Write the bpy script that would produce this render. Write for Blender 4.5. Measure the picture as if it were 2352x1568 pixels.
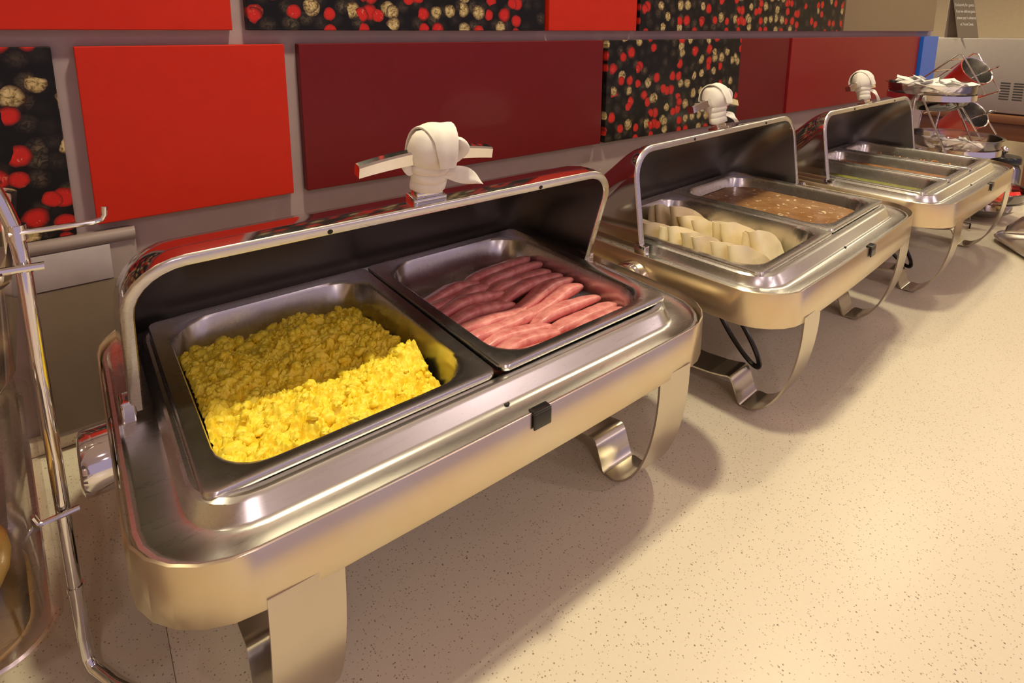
import bpy, bmesh, math, random
from mathutils import Vector, Matrix, noise
random.seed(7)
PI = math.pi
scn = bpy.context.scene
for o in list(bpy.data.objects): bpy.data.objects.remove(o, do_unlink=True)
COL = scn.collection

# ------------------------------------------------------------------ camera
cam_d = bpy.data.cameras.new('camera'); cam = bpy.data.objects.new('camera', cam_d); COL.objects.link(cam)
cam_d.sensor_width = 36.0; cam_d.lens = 36.0 * 1351.07 / 2352.0
cam_d.shift_x = (1176.0 - 1208.67) / 2352.0
cam_d.shift_y = (319.88 - 784.0) / 2352.0
cam_d.clip_start = 0.02
r3 = Vector((0.78765299, -0.61607858, 0.007067)); u3 = Vector((0.11062289, 0.15269592, 0.98206239)); f3 = Vector((0.60610671, 0.77274261, -0.18842379))
m = Matrix((r3, u3, -f3)).transposed().to_4x4(); m.translation = Vector((-0.29839671, -0.66138871, 0.57155618))
cam.matrix_world = m
scn.camera = cam

# ------------------------------------------------------------------ world, lamps, exposure
world = bpy.data.worlds.new('world'); scn.world = world; world.use_nodes = True
bg = world.node_tree.nodes['Background']; bg.inputs[0].default_value = (0.80, 0.61, 0.82, 1); bg.inputs[1].default_value = 0.60
CEIL = 1.55
LAMPS = [(-1.05, -0.16), (0.05, -0.16), (1.15, -0.16), (2.25, 0.03), (3.35, -0.16), (-0.6, -1.6), (1.0, -1.6), (2.6, -1.6), (-0.6, -2.9), (1.0, -2.9), (2.6, -2.9), (4.5, -0.9), (3.7, 1.2)]  # counter row first; rows behind the camera and back-corner pair are added fill
LAMP_W = [2, 9.5, 8, 8, 8, 5, 5, 5, 14, 14, 14, 22, 22]
for (lx, ly), lw in zip(LAMPS, LAMP_W):
    ld = bpy.data.lights.new('downlight_or_fill_light', 'AREA'); ld.shape = 'DISK'; ld.size = 0.10; ld.energy = lw; ld.color = (1.0, 0.92, 0.62) if ly > -1 else (1.0, 0.82, 0.84); ld.spread = math.radians(150)  # added rows behind the camera are tinted pink to warm the shade
    lo = bpy.data.objects.new('downlight_or_fill_light', ld); COL.objects.link(lo); lo.location = (lx, ly, CEIL - 0.03)
vs = scn.view_settings; scn.display_settings.display_device = 'sRGB'
vs.view_transform = 'Standard'; vs.look = 'None'; vs.gamma = 1.0; vs.use_curve_mapping = False; vs.exposure = -0.16

# ------------------------------------------------------------------ materials
MATS = {}
def newmat(name):
    mt = bpy.data.materials.new(name); mt.use_nodes = True
    nt = mt.node_tree; return mt, nt, nt.nodes['Principled BSDF']
def setp(b, **k):
    names = dict(color='Base Color', rough='Roughness', metal='Metallic', trans='Transmission Weight', ior='IOR', alpha='Alpha', coat='Coat Weight', coatr='Coat Roughness',
                 sss='Subsurface Weight', sssr='Subsurface Radius', ssss='Subsurface Scale', spec='Specular IOR Level', aniso='Anisotropic', sheen='Sheen Weight')
    for a, v in k.items():
        if a == 'color': v = (*v, 1.0)
        b.inputs[names[a]].default_value = v
def node(nt, t, **k):
    n = nt.nodes.new(t)
    for a, v in k.items(): setattr(n, a, v)
    return n
def objcoord(nt, scale=(1, 1, 1)):
    tc = node(nt, 'ShaderNodeTexCoord'); mp = node(nt, 'ShaderNodeMapping'); mp.inputs['Scale'].default_value = scale
    nt.links.new(tc.outputs['Object'], mp.inputs['Vector']); return mp.outputs['Vector']
def mathn(nt, op, a, b=None, clamp=False):
    n = node(nt, 'ShaderNodeMath', operation=op); n.use_clamp = clamp
    for i, v in enumerate((a, b)):
        if v is None: continue
        if isinstance(v, (int, float)): n.inputs[i].default_value = v
        else: nt.links.new(v, n.inputs[i])
    return n.outputs[0]
def mixc(nt, fac, a, b):
    n = node(nt, 'ShaderNodeMix', data_type='RGBA')
    for i, v in ((0, fac), (6, a), (7, b)):
        if isinstance(v, (int, float)): n.inputs[i].default_value = v
        elif isinstance(v, tuple): n.inputs[i].default_value = (*v, 1) if len(v) == 3 else v
        else: nt.links.new(v, n.inputs[i])
    return n.outputs[2]
def ramp(nt, fac, stops, interp='LINEAR'):
    n = node(nt, 'ShaderNodeValToRGB'); cr = n.color_ramp; cr.interpolation = interp
    while len(cr.elements) < len(stops): cr.elements.new(0.5)
    for e, (p, c) in zip(cr.elements, stops): e.position = p; e.color = (*c, 1)
    nt.links.new(fac, n.inputs[0]); return n.outputs[0]
def noisen(nt, vec, scale, detail=3, rough=0.5, dist=0.0):
    n = node(nt, 'ShaderNodeTexNoise'); n.inputs['Scale'].default_value = scale; n.inputs['Detail'].default_value = detail
    n.inputs['Roughness'].default_value = rough; n.inputs['Distortion'].default_value = dist
    nt.links.new(vec, n.inputs['Vector']); return n
def bump(nt, b, h, strength=0.3, dist=0.002):
    n = node(nt, 'ShaderNodeBump'); n.inputs['Strength'].default_value = strength; n.inputs['Distance'].default_value = dist
    nt.links.new(h, n.inputs['Height']); nt.links.new(n.outputs[0], b.inputs['Normal'])

def steel(name, col, rough, var_=0.1, scale=(4, 60, 60), stain=None, bstr=0.05):
    mt, nt, b = newmat(name); setp(b, color=col, metal=1.0, rough=rough); var = min(var_, .025)
    v = objcoord(nt, scale); n = noisen(nt, v, 6, 4)
    r = mathn(nt, 'MULTIPLY_ADD', n.outputs[0], var * 2); r.node.inputs[2].default_value = rough - var
    nt.links.new(r, b.inputs['Roughness'])
    v2 = objcoord(nt); n2 = noisen(nt, v2, 9, 4, 0.6)
    s = stain or tuple(c * 0.93 for c in col)
    c = ramp(nt, n2.outputs[0], [(0.30, s), (0.70, col)])
    nt.links.new(c, b.inputs['Base Color'])
    MATS[name] = mt; return mt
steel('steel_brushed', (0.70, 0.67, 0.64), 0.28, 0.05, (5, 80, 80))
steel('steel_frame', (0.72, 0.64, 0.50), 0.30, 0.07, (5, 30, 60), (0.70, 0.56, 0.38), bstr=0.03)
steel('steel_pan', (0.66, 0.63, 0.60), 0.27, 0.05, (10, 10, 10))
steel('steel_polished', (0.70, 0.68, 0.67), 0.09, 0.04, (3, 60, 60), bstr=0.02)
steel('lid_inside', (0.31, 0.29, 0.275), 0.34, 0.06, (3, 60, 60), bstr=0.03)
steel('chrome', (0.80, 0.78, 0.77), 0.06, 0.02, (8, 8, 8), bstr=0)
steel('leg_steel', (0.62, 0.56, 0.48), 0.26, 0.06, (60, 6, 6), bstr=0.03)

def simple(name, col, rough=0.5, **k):
    mt, nt, b = newmat(name); setp(b, color=col, rough=rough, **k)
    v = objcoord(nt); n = noisen(nt, v, 40, 3)
    c = mixc(nt, n.outputs[0], tuple(x * 0.92 for x in col), tuple(min(1, x * 1.06) for x in col)); nt.links.new(c, b.inputs['Base Color'])
    MATS[name] = mt; return mt
simple('black_plastic', (0.012, 0.011, 0.011), 0.25)
simple('hole', (0.006, 0.005, 0.005), 0.7)
simple('wall_grey', (0.40, 0.30, 0.30), 0.85, spec=0.2)
simple('cream_wall', (0.72, 0.58, 0.36), 0.9)
simple('ceiling_paint', (0.86, 0.82, 0.80), 0.9)
simple('floor_tile', (0.34, 0.27, 0.24), 0.5)
simple('cabinet_wood', (0.16, 0.08, 0.045), 0.45)
simple('red_panel', (0.50, 0.018, 0.006), 0.5, spec=0.2)
simple('maroon_panel', (0.135, 0.006, 0.008), 0.4, spec=0.22)
simple('crimson_panel', (0.24, 0.012, 0.014), 0.4, spec=0.22)
simple('blue_panel', (0.012, 0.12, 0.62), 0.35)
simple('bronze_panel', (0.20, 0.135, 0.085), 0.35)
simple('box_grey', (0.27, 0.21, 0.20), 0.4, spec=0.3)
simple('box_face', (0.17, 0.125, 0.09), 0.5, spec=0.3)
simple('label_paper', (0.42, 0.36, 0.38), 0.7)
simple('appliance_grey', (0.36, 0.30, 0.26), 0.5)
simple('slot_dark', (0.05, 0.04, 0.035), 0.6)
simple('sign_grey', (0.17, 0.12, 0.085), 0.5)
simple('sign_back', (0.32, 0.25, 0.21), 0.5)
simple('white_print', (0.9, 0.86, 0.8), 0.6)
simple('packet_white', (0.80, 0.76, 0.74), 0.6)
simple('packet_red', (0.75, 0.03, 0.025), 0.2)
simple('cup_red', (0.55, 0.03, 0.015), 0.3)
simple('wood', (0.20, 0.075, 0.03), 0.4)
simple('lamp_white', (0.8, 0.78, 0.74), 0.5)
simple('grout', (0.28, 0.21, 0.15), 0.8)

def clear(name, col, rough, alpha):
    mt, nt, b = newmat(name)
    out = nt.nodes['Material Output']
    tr = node(nt, 'ShaderNodeBsdfTransparent'); tr.inputs[0].default_value = (*col, 1)
    gl = node(nt, 'ShaderNodeBsdfGlossy'); gl.inputs['Roughness'].default_value = rough; gl.inputs[0].default_value = (0.95, 0.92, 0.9, 1)
    fr = node(nt, 'ShaderNodeFresnel'); fr.inputs[0].default_value = 1.45
    n = noisen(nt, objcoord(nt), 60, 2)
    f = mathn(nt, 'ADD', fr.outputs[0], alpha); f = mathn(nt, 'MULTIPLY', f, mathn(nt, 'ADD', mathn(nt, 'MULTIPLY', n.outputs[0], 0.2), 0.9), True)
    mx = node(nt, 'ShaderNodeMixShader'); nt.links.new(f, mx.inputs[0]); nt.links.new(tr.outputs[0], mx.inputs[1]); nt.links.new(gl.outputs[0], mx.inputs[2])
    nt.links.new(mx.outputs[0], out.inputs[0]); MATS[name] = mt
clear('clear_plastic', (0.92, 0.88, 0.86), 0.10, 0.17)
clear('clear_cover', (0.92, 0.87, 0.85), 0.12, 0.06)
clear('dome_plastic', (0.93, 0.88, 0.86), 0.2, 0.10)

def mk_counter():
    mt, nt, b = newmat('quartz'); setp(b, rough=0.34, spec=0.35)
    v = objcoord(nt)
    n = noisen(nt, v, 3, 4); base = mixc(nt, n.outputs[0], (0.66, 0.56, 0.42), (0.73, 0.63, 0.49))
    n3 = noisen(nt, v, 260, 2); base = mixc(nt, mathn(nt, 'MULTIPLY', n3.outputs[0], 0.35), base, (0.78, 0.70, 0.58))
    for sc, thr, rad, col in ((330, 0.84, 0.26, (0.20, 0.13, 0.08)), (430, 0.78, 0.30, (0.42, 0.31, 0.20)), (200, 0.95, 0.20, (0.12, 0.08, 0.055))):
        vo = node(nt, 'ShaderNodeTexVoronoi'); vo.inputs['Scale'].default_value = sc; nt.links.new(v, vo.inputs['Vector'])
        sep = node(nt, 'ShaderNodeSeparateColor'); nt.links.new(vo.outputs['Color'], sep.inputs[0])
        mk = mathn(nt, 'MULTIPLY', mathn(nt, 'GREATER_THAN', sep.outputs[0], thr), mathn(nt, 'LESS_THAN', vo.outputs['Distance'], rad))
        base = mixc(nt, mathn(nt, 'MULTIPLY', mk, 0.75), base, col)
    nt.links.new(base, b.inputs['Base Color'])
    MATS['quartz'] = mt
mk_counter()

def mk_pepper():
    mt, nt, b = newmat('peppercorn_print'); setp(b, rough=0.4, spec=0.25)
    v = objcoord(nt)
    sx = node(nt, 'ShaderNodeSeparateXYZ'); nt.links.new(v, sx.inputs[0])
    cb = node(nt, 'ShaderNodeCombineXYZ'); nt.links.new(sx.outputs[0], cb.inputs[0]); nt.links.new(sx.outputs[2], cb.inputs[1])
    dn = noisen(nt, cb.outputs[0], 55, 2)
    wv = node(nt, 'ShaderNodeVectorMath', operation='MULTIPLY_ADD'); nt.links.new(dn.outputs['Color'], wv.inputs[0]); wv.inputs[1].default_value = (0.007, 0.007, 0); nt.links.new(cb.outputs[0], wv.inputs[2])
    P = wv.outputs[0]
    wr = noisen(nt, cb.outputs[0], 150, 3, 0.6, 1.2)
    def layer(scale, off):
        ad = node(nt, 'ShaderNodeVectorMath', operation='ADD'); nt.links.new(P, ad.inputs[0]); ad.inputs[1].default_value = (off, off * 1.7, 0)
        vo = node(nt, 'ShaderNodeTexVoronoi', voronoi_dimensions='2D'); vo.inputs['Scale'].default_value = scale; vo.inputs['Randomness'].default_value = 0.75
        nt.links.new(ad.outputs[0], vo.inputs['Vector'])
        sep = node(nt, 'ShaderNodeSeparateColor'); nt.links.new(vo.outputs['Color'], sep.inputs[0])
        return vo.outputs['Distance'], sep
    # dark corns
    d, s = layer(36, 3.1)
    dark = ramp(nt, s.outputs[0], [(0.0, (0.008, 0.006, 0.005)), (0.35, (0.026, 0.019, 0.016)), (0.75, (0.075, 0.050, 0.036)), (1.0, (0.13, 0.095, 0.06))])
    dark = mixc(nt, ramp(nt, wr.outputs[0], [(0.42, (0.1, 0.1, 0.1)), (0.60, (0.9, 0.9, 0.9))]), dark, (0.010, 0.008, 0.007))
    col = mixc(nt, ramp(nt, d, [(0.05, (0, 0, 0)), (0.50, (1, 1, 1))]), dark, (0.004, 0.003, 0.003))
    # bright corns, twice
    for scale, off, rad, hi in ((33, 0.7, 0.47, 0.33), (36, 9.3, 0.45, 0.25)):
        d, s = layer(scale, off)
        red = mixc(nt, wr.outputs[0], (0.62, 0.02, 0.012), (0.35, 0.012, 0.01))
        spec = ramp(nt, wr.outputs[0], [(0.62, (0, 0, 0)), (0.72, (1, 1, 1))])
        red = mixc(nt, mathn(nt, 'MULTIPLY', spec, 0.6), red, (0.85, 0.30, 0.22))
        tan = ramp(nt, wr.outputs[0], [(0.36, (0.09, 0.055, 0.02)), (0.5, (0.42, 0.30, 0.13)), (0.7, (0.62, 0.48, 0.28))])
        c = mixc(nt, mathn(nt, 'GREATER_THAN', s.outputs[1], 0.55), red, tan)
        c = mixc(nt, ramp(nt, d, [(rad * 0.55, (0, 0, 0)), (rad, (1, 1, 1))]), c, (0.03, 0.008, 0.006))
        mk = mathn(nt, 'MULTIPLY', mathn(nt, 'LESS_THAN', s.outputs[0], hi), mathn(nt, 'LESS_THAN', d, mathn(nt, 'MULTIPLY_ADD', s.outputs[2], 0.12)))
        mk.node.inputs[1].links[0].from_node.inputs[1].links[0].from_node.inputs[2].default_value = rad - 0.09
        col = mixc(nt, mk, col, c)
    nt.links.new(col, b.inputs['Base Color']); MATS['peppercorn_print'] = mt
mk_pepper()

def food(name, c1, c2, rough, nsc, sss=0.0, radius=(0.01, 0.004, 0.002), bs=0.3, bd=0.002, spec=0.5, bsc=None):
    mt, nt, b = newmat(name); setp(b, rough=rough, spec=spec)
    if sss: setp(b, sss=sss, sssr=radius, ssss=1.0)
    v = objcoord(nt); n = noisen(nt, v, nsc, 4, 0.6)
    nt.links.new(ramp(nt, n.outputs[0], [(0.35, c1), (0.65, c2)]), b.inputs['Base Color'])
    n2 = noisen(nt, v, bsc or nsc * 4, 4, 0.6); bump(nt, b, n2.outputs[0], bs, bd); MATS[name] = mt
food('egg', (0.95, 0.66, 0.025), (0.97, 0.77, 0.07), 0.45, 60, 0.15, (0.008, 0.005, 0.001), 0.5, 0.002, bsc=200)
food('ham', (0.55, 0.14, 0.14), (0.76, 0.31, 0.28), 0.33, 70, 0.10, (0.01, 0.003, 0.002), 0.25, 0.001)
food('crepe', (0.88, 0.71, 0.41), (0.93, 0.81, 0.55), 0.6, 30, 0.08, (0.006, 0.004, 0.002), 0.2, 0.001)
food('cloth', (0.74, 0.68, 0.60), (0.82, 0.77, 0.70), 0.85, 30, 0.0, bs=0.25, bd=0.0006, bsc=900)
food('green_oil', (0.20, 0.20, 0.03), (0.30, 0.28, 0.05), 0.10, 40, bs=0.05)
food('orange_sauce', (0.30, 0.10, 0.02), (0.42, 0.17, 0.04), 0.15, 40, bs=0.1)
food('shred', (0.45, 0.14, 0.02), (0.62, 0.30, 0.07), 0.35, 200, bs=0.3)
food('pastry', (0.72, 0.42, 0.08), (0.85, 0.60, 0.18), 0.45, 25, 0.1, bs=0.3)
def mk_gravy():
    mt, nt, b = newmat('gravy'); setp(b, rough=0.14)
    v = objcoord(nt); n = noisen(nt, v, 22, 4, 0.6)
    c = ramp(nt, n.outputs[0], [(0.35, (0.25, 0.115, 0.045)), (0.65, (0.36, 0.185, 0.08))])
    n2 = noisen(nt, v, 75, 3, 0.5, 0.6); c = mixc(nt, ramp(nt, n2.outputs[0], [(0.63, (0, 0, 0)), (0.67, (1, 1, 1))]), c, (0.80, 0.66, 0.42))
    nt.links.new(c, b.inputs['Base Color']); n4 = noisen(nt, v, 160, 3); bump(nt, b, n4.outputs[0], 0.25, 0.002); MATS['gravy'] = mt
mk_gravy()

# ------------------------------------------------------------------ mesh helpers
class MB:
    def __init__(s): s.v = []; s.f = []
    def add(s, vs, fs):
        o = len(s.v); s.v += [tuple(p) for p in vs]; s.f += [tuple(i + o for i in f) for f in fs]
    def loft(s, loops, cap0=False, cap1=False, closed=True, ring=False):
        n = len(loops[0]); vs = [p for l in loops for p in l]; fs = []
        L = len(loops)
        for a in range(L if ring else L - 1):
            b = (a + 1) % L
            for i in range(n if closed else n - 1):
                j = (i + 1) % n
                fs.append((a * n + i, a * n + j, b * n + j, b * n + i))
        if cap0: fs.append(tuple(range(n - 1, -1, -1)))
        if cap1: fs.append(tuple((L - 1) * n + i for i in range(n)))
        s.add(vs, fs)
    def box(s, x0, x1, y0, y1, z0, z1, bev=0.0):
        if bev <= 0:
            s.add([(x0, y0, z0), (x1, y0, z0), (x1, y1, z0), (x0, y1, z0), (x0, y0, z1), (x1, y0, z1), (x1, y1, z1), (x0, y1, z1)],
                  [(3, 2, 1, 0), (4, 5, 6, 7), (0, 1, 5, 4), (1, 2, 6, 5), (2, 3, 7, 6), (3, 0, 4, 7)]); return
        cx, cy, hx, hy = (x0 + x1) / 2, (y0 + y1) / 2, (x1 - x0) / 2, (y1 - y0) / 2
        lp = lambda d, z: [(cx + x, cy + y, z) for x, y in rr(hx - d, hy - d, max(bev - d, 0.0003), 3)]
        s.loft([lp(bev, z0), lp(bev * .3, z0 + bev * .3), lp(0, z0 + bev), lp(0, z1 - bev), lp(bev * .3, z1 - bev * .3), lp(bev, z1)], True, True)
    def lathe(s, prof, n=24, c=(0, 0, 0), axis='z', cap0=False, cap1=False):
        loops = []
        for r, h in prof:
            l = []
            for i in range(n):
                a = 2 * PI * i / n; x, y = r * math.cos(a), r * math.sin(a)
                q = (x, y, h) if axis == 'z' else ((h, x, y) if axis == 'x' else (y, h, x))
                l.append((q[0] + c[0], q[1] + c[1], q[2] + c[2]))
            loops.append(l)
        s.loft(loops, cap0, cap1)
    def tube(s, pts, r, n=8, closed=False):
        pts = [Vector(p) for p in pts]; loops = []; N = len(pts); up = None
        for i, p in enumerate(pts):
            a = pts[(i - 1) % N] if (closed or i > 0) else p
            b = pts[(i + 1) % N] if (closed or i < N - 1) else p
            t = (b - a).normalized()
            if up is None:
                up = Vector((0, 0, 1)) if abs(t.z) < 0.9 else Vector((1, 0, 0))
            u = t.cross(up)
            if u.length < 1e-5: u = t.cross(Vector((0.3, 1, 0.2)))
            u.normalize(); w = u.cross(t).normalized(); up = w
            rr_ = r[i] if isinstance(r, (list, tuple)) else r
            loops.append([p + (u * math.cos(2 * PI * k / n) + w * math.sin(2 * PI * k / n)) * rr_ for k in range(n)])
        s.loft(loops, not closed, not closed, ring=closed)
    def strip(s, prof, x0, x1, th):
        """sheet strip: (y,z) profile extruded along x with thickness"""
        P = [Vector((0, y, z)) for y, z in prof]; o = []; N = len(P)
        for i in range(N):
            t = (P[min(i + 1, N - 1)] - P[max(i - 1, 0)]).normalized(); nn = Vector((0, -t.z, t.y)) * th / 2
            o.append((P[i] + nn, P[i] - nn))
        loops = [[(x0, a.y, a.z), (x1, a.y, a.z), (x1, b.y, b.z), (x0, b.y, b.z)] for a, b in o]
        s.loft(loops, True, True)
    def build(s, name, mat, parent=None, angle=35, smooth=True, loc=None, rotz=None):
        me = bpy.data.meshes.new(name); me.from_pydata(s.v, [], s.f); me.update()
        bm = bmesh.new(); bm.from_mesh(me); bmesh.ops.recalc_face_normals(bm, faces=bm.faces); bm.to_mesh(me); bm.free()
        if smooth:
            me.polygons.foreach_set('use_smooth', [True] * len(me.polygons)); me.set_sharp_from_angle(angle=math.radians(angle))
        me.materials.append(MATS[mat]); o = bpy.data.objects.new(name, me); COL.objects.link(o)
        if parent: o.parent = parent
        if loc is not None: o.location = loc
        if rotz is not None: o.rotation_euler = (0, 0, rotz)
        return o
def rr(hx, hy, r, n=6, bow=0.0, nx=8):
    """rounded rectangle, counter-clockwise, front edge split for a slight bow"""
    r = min(r, hx * .999, hy * .999); pts = []
    for cx, cy, a0 in ((hx - r, hy - r, 0), (-hx + r, hy - r, 90), (-hx + r, -hy + r, 180), (hx - r, -hy + r, 270)):
        for i in range(n + 1):
            a = math.radians(a0 + 90 * i / n); pts.append((cx + r * math.cos(a), cy + r * math.sin(a)))
        if a0 in (0, 180):
            for k in range(1, nx):
                t = k / nx; sg = 1 if a0 == 0 else -1
                pts.append((sg * (hx - r) * (1 - 2 * t), sg * hy))
    if bow:
        w = hx - r
        pts = [(x, y + (math.copysign(bow, y) * max(0, 1 - (x / hx) ** 2) if abs(y) > hy - r - 1e-6 else 0)) for x, y in pts]
    return pts
def rloop(hx, hy, r, z, bow=0.0, n=6, nx=8, c=(0, 0)): return [(x + c[0], y + c[1], z) for x, y in rr(hx, hy, r, n, bow, nx)]
def tag(o, label, cat, group=None):
    o['label'] = label; o['category'] = cat
    if group: o['group'] = group
    return o
def struct(o): o['kind'] = 'structure'; return o
def empty(name, loc, rotz=0.0):
    o = bpy.data.objects.new(name, None); COL.objects.link(o); o.location = loc; o.rotation_euler = (0, 0, rotz); o.empty_display_size = 0.05; return o
def copy_tree(o, parent=None):
    c = o.copy(); COL.objects.link(c); c.parent = parent
    for ch_ in [x for x in bpy.data.objects if x.parent == o]: copy_tree(ch_, c)
    return c
def fbm(p, s): return noise.fractal(Vector(p) * s, 1.0, 2.0, 4)

# ------------------------------------------------------------------ the setting
W = 0.302; XE = 2.70
mb = MB(); mb.box(-1.6, XE, W + .0, W + .12, -0.9, CEIL); struct(mb.build('wall_back', 'wall_grey', smooth=False))
mb = MB(); mb.box(5.3, 5.4, -3.5, 4, -0.9, CEIL); struct(mb.build('wall_right', 'cream_wall', smooth=False))
mb = MB(); mb.box(-1.7, -1.6, -3.5, W + .12, -0.9, CEIL); struct(mb.build('wall_left', 'cream_wall', smooth=False))
mb = MB(); mb.box(XE - .1, 5.3, 3.9, 4, -0.9, CEIL); struct(mb.build('wall_far', 'cream_wall', smooth=False))
mb = MB(); mb.box(-1.7, 5.4, -3.5, 4, -0.95, -0.9); struct(mb.build('floor', 'floor_tile', smooth=False))
mb = MB(); mb.box(-1.7, 5.4, -3.5, 4, CEIL, CEIL + .05); struct(mb.build('ceiling', 'ceiling_paint', smooth=False))

ctr = empty('buffet_counter', (0.6, -0.25, -0.9)); tag(ctr, 'long buffet counter with pale speckled stone top under the chafing dishes', 'counter')
def at(o, base): o.location = (-base[0], -base[1], -base[2]); return o
CB = (0.6, -0.25, -0.9)
mb = MB(); mb.box(-1.58, -0.2802, -1.10, W - .001, -0.04, 0.0, .0006); mb.box(-0.2798, 2.42, -1.10, W - .001, -0.04, 0.0, .0006)
at(mb.build('worktop', 'quartz', ctr), CB)
mb = MB(); mb.box(-0.2806, -0.2794, -1.099, W - .002, -0.04, -0.0012); at(mb.build('joint', 'grout', ctr, smooth=False), CB)
for i in range(5):
    x0 = -1.57 + i * 0.795
    mb = MB(); mb.box(x0, x0 + .785, -1.05, W - .002, -0.9, -0.041); at(mb.build('cabinet_panel', 'cabinet_wood', ctr, smooth=False), CB)
mb = MB(); mb.box(-1.58, 2.42, W - .016, W - .0005, 0.0005, 0.022, .002)
struct(mb.build('trim_1', 'quartz'))

# panels on the wall: (x0, x1, z0, z1, material, thickness, name, label)
A_, B_, C_ = 0.5631, 0.5424, 0.3065
PT = 0.9
panels = [
 (-0.62, -0.0992, A_, PT, 'red_panel', .018, 'wall_panel', 'bright red wall panel in the upper row, cut by the top left corner', 'panel'),
 (-0.0784, 0.4888, A_, PT, 'peppercorn_print', .018, 'peppercorn_picture', 'peppercorn photo panel of the upper row above the dark maroon panel', 'picture'),
 (0.5006, 0.7683, A_, PT, 'red_panel', .018, 'wall_panel', 'narrow bright red wall panel between two peppercorn photo panels of the upper row', 'panel'),
 (0.779, 1.8066, A_, PT, 'peppercorn_print', .018, 'peppercorn_picture', 'long peppercorn photo panel of the upper row beside the bronze panel', 'picture'),
 (1.822, 2.66, A_, PT, 'bronze_panel', .018, 'wall_panel', 'bronze brown wall panel at the right end of the upper row', 'panel'),
 (-0.75, -0.3086, C_ - .01, B_, 'peppercorn_print', .012, 'peppercorn_picture', 'peppercorn photo panel at the far left behind the chrome rack', 'picture'),
 (-0.2859, -0.029, C_, B_, 'red_panel', .018, 'wall_panel', 'bright red wall panel of the lower row behind the egg dish', 'panel'),
 (-0.0078, 0.6615, C_, B_, 'maroon_panel', .018, 'wall_panel', 'wide dark maroon wall panel behind the nearest lid handle', 'panel'),
 (0.6751, 1.2094, C_, B_, 'peppercorn_print', .018, 'peppercorn_picture', 'peppercorn photo panel of the lower row behind the middle lid handle', 'picture'),
 (1.214, 1.478, C_, B_, 'maroon_panel', .014, 'wall_panel', 'narrow maroon wall panel right of the lower peppercorn photo', 'panel'),
 (1.4872, 2.5224, C_, B_, 'crimson_panel', .018, 'wall_panel', 'long crimson wall panel behind the farthest lid handle', 'panel'),
 (2.53, 2.695, C_, B_, 'blue_panel', .03, 'wall_panel', 'narrow blue panel at the right end of the wall', 'panel'),
]
for x0, x1, z0, z1, mt, th, nm, lab, cat in panels:
    mb = MB(); cx, cz = (x0 + x1) / 2, z0
    mb.box(x0 - cx, x1 - cx, -th, -0.0004, 0, z1 - z0, 0.0)
    o = mb.build(nm, mt, loc=(cx, W, cz), smooth=False); tag(o, lab, cat, 'panels on the buffet wall')
    bv = o.modifiers.new('bevel', 'BEVEL'); bv.width = 0.0012; bv.segments = 2

# ceiling rings for the counter row and for the added, unseen fill lamps
for i, (lx, ly) in enumerate(LAMPS):
    t = empty('downlight_or_fill_ring', (lx, ly, CEIL)); tag(t, 'round recessed ceiling downlight, counter row and added fill lamps alike', 'lamp', 'downlights in the ceiling')
    mb = MB(); mb.lathe([(.052, -.0005), (.056, -.012), (.075, -.010), (.080, -.0005)], 28); mb.build('trim_ring', 'lamp_white', t)

# ------------------------------------------------------------------ chafing dishes
CH = [(0.010, -0.0628, 0.0086), (0.6914, -0.0704, 0.0803), (1.354, -0.0657, 0.0411)]
def cw(i, x, y, z):
    X, Y, T = CH[i]; c, s = math.cos(T), math.sin(T); return Vector((X + c * x - s * y, Y + s * x + c * y, z))
ZP, ZR, ZB, FL, FD = 0.233, 0.2224, 0.1707, 0.3135, 0.2160
XL, XR = 0.1848, 0.2399
PVY, PVZ, LW_, RC = 0.0168, 0.20, 0.295, 0.052
def sr(phi):   # lid radius by angle behind the rim
    t = min(1, max(0, (math.degrees(phi) + 17.8) / 30)); t = t * t * (3 - 2 * t)
    return 0.185 - 0.018 * t
def ucurve(off, smax, s0=0.028, n=7, nx=10):
    w = LW_ - off; top = smax - off; rc = max(RC - off, .004); pts = [(-w, s0), (-w, (s0 + top - rc) / 2)]
    for i in range(n + 1):
        a = PI - PI / 2 * i / n; pts.append((-w + rc + rc * math.cos(a), top - rc + rc * math.sin(a)))
    for k in range(1, nx): pts.append((-w + rc + (2 * w - 2 * rc) * k / nx, top))
    for i in range(n + 1):
        a = PI / 2 - PI / 2 * i / n; pts.append((w - rc + rc * math.cos(a), top - rc + rc * math.sin(a)))
    pts += [(w, (s0 + top - rc) / 2), (w, s0)]; return pts
def lidpt(x, s, phi): return (x, PVY + s * math.sin(phi), PVZ + s * math.cos(phi))
P0 = math.radians(-17.8); PH = math.radians(-12.5); LIDTURN = [0.0, math.radians(26.2), math.radians(27.5)]

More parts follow.
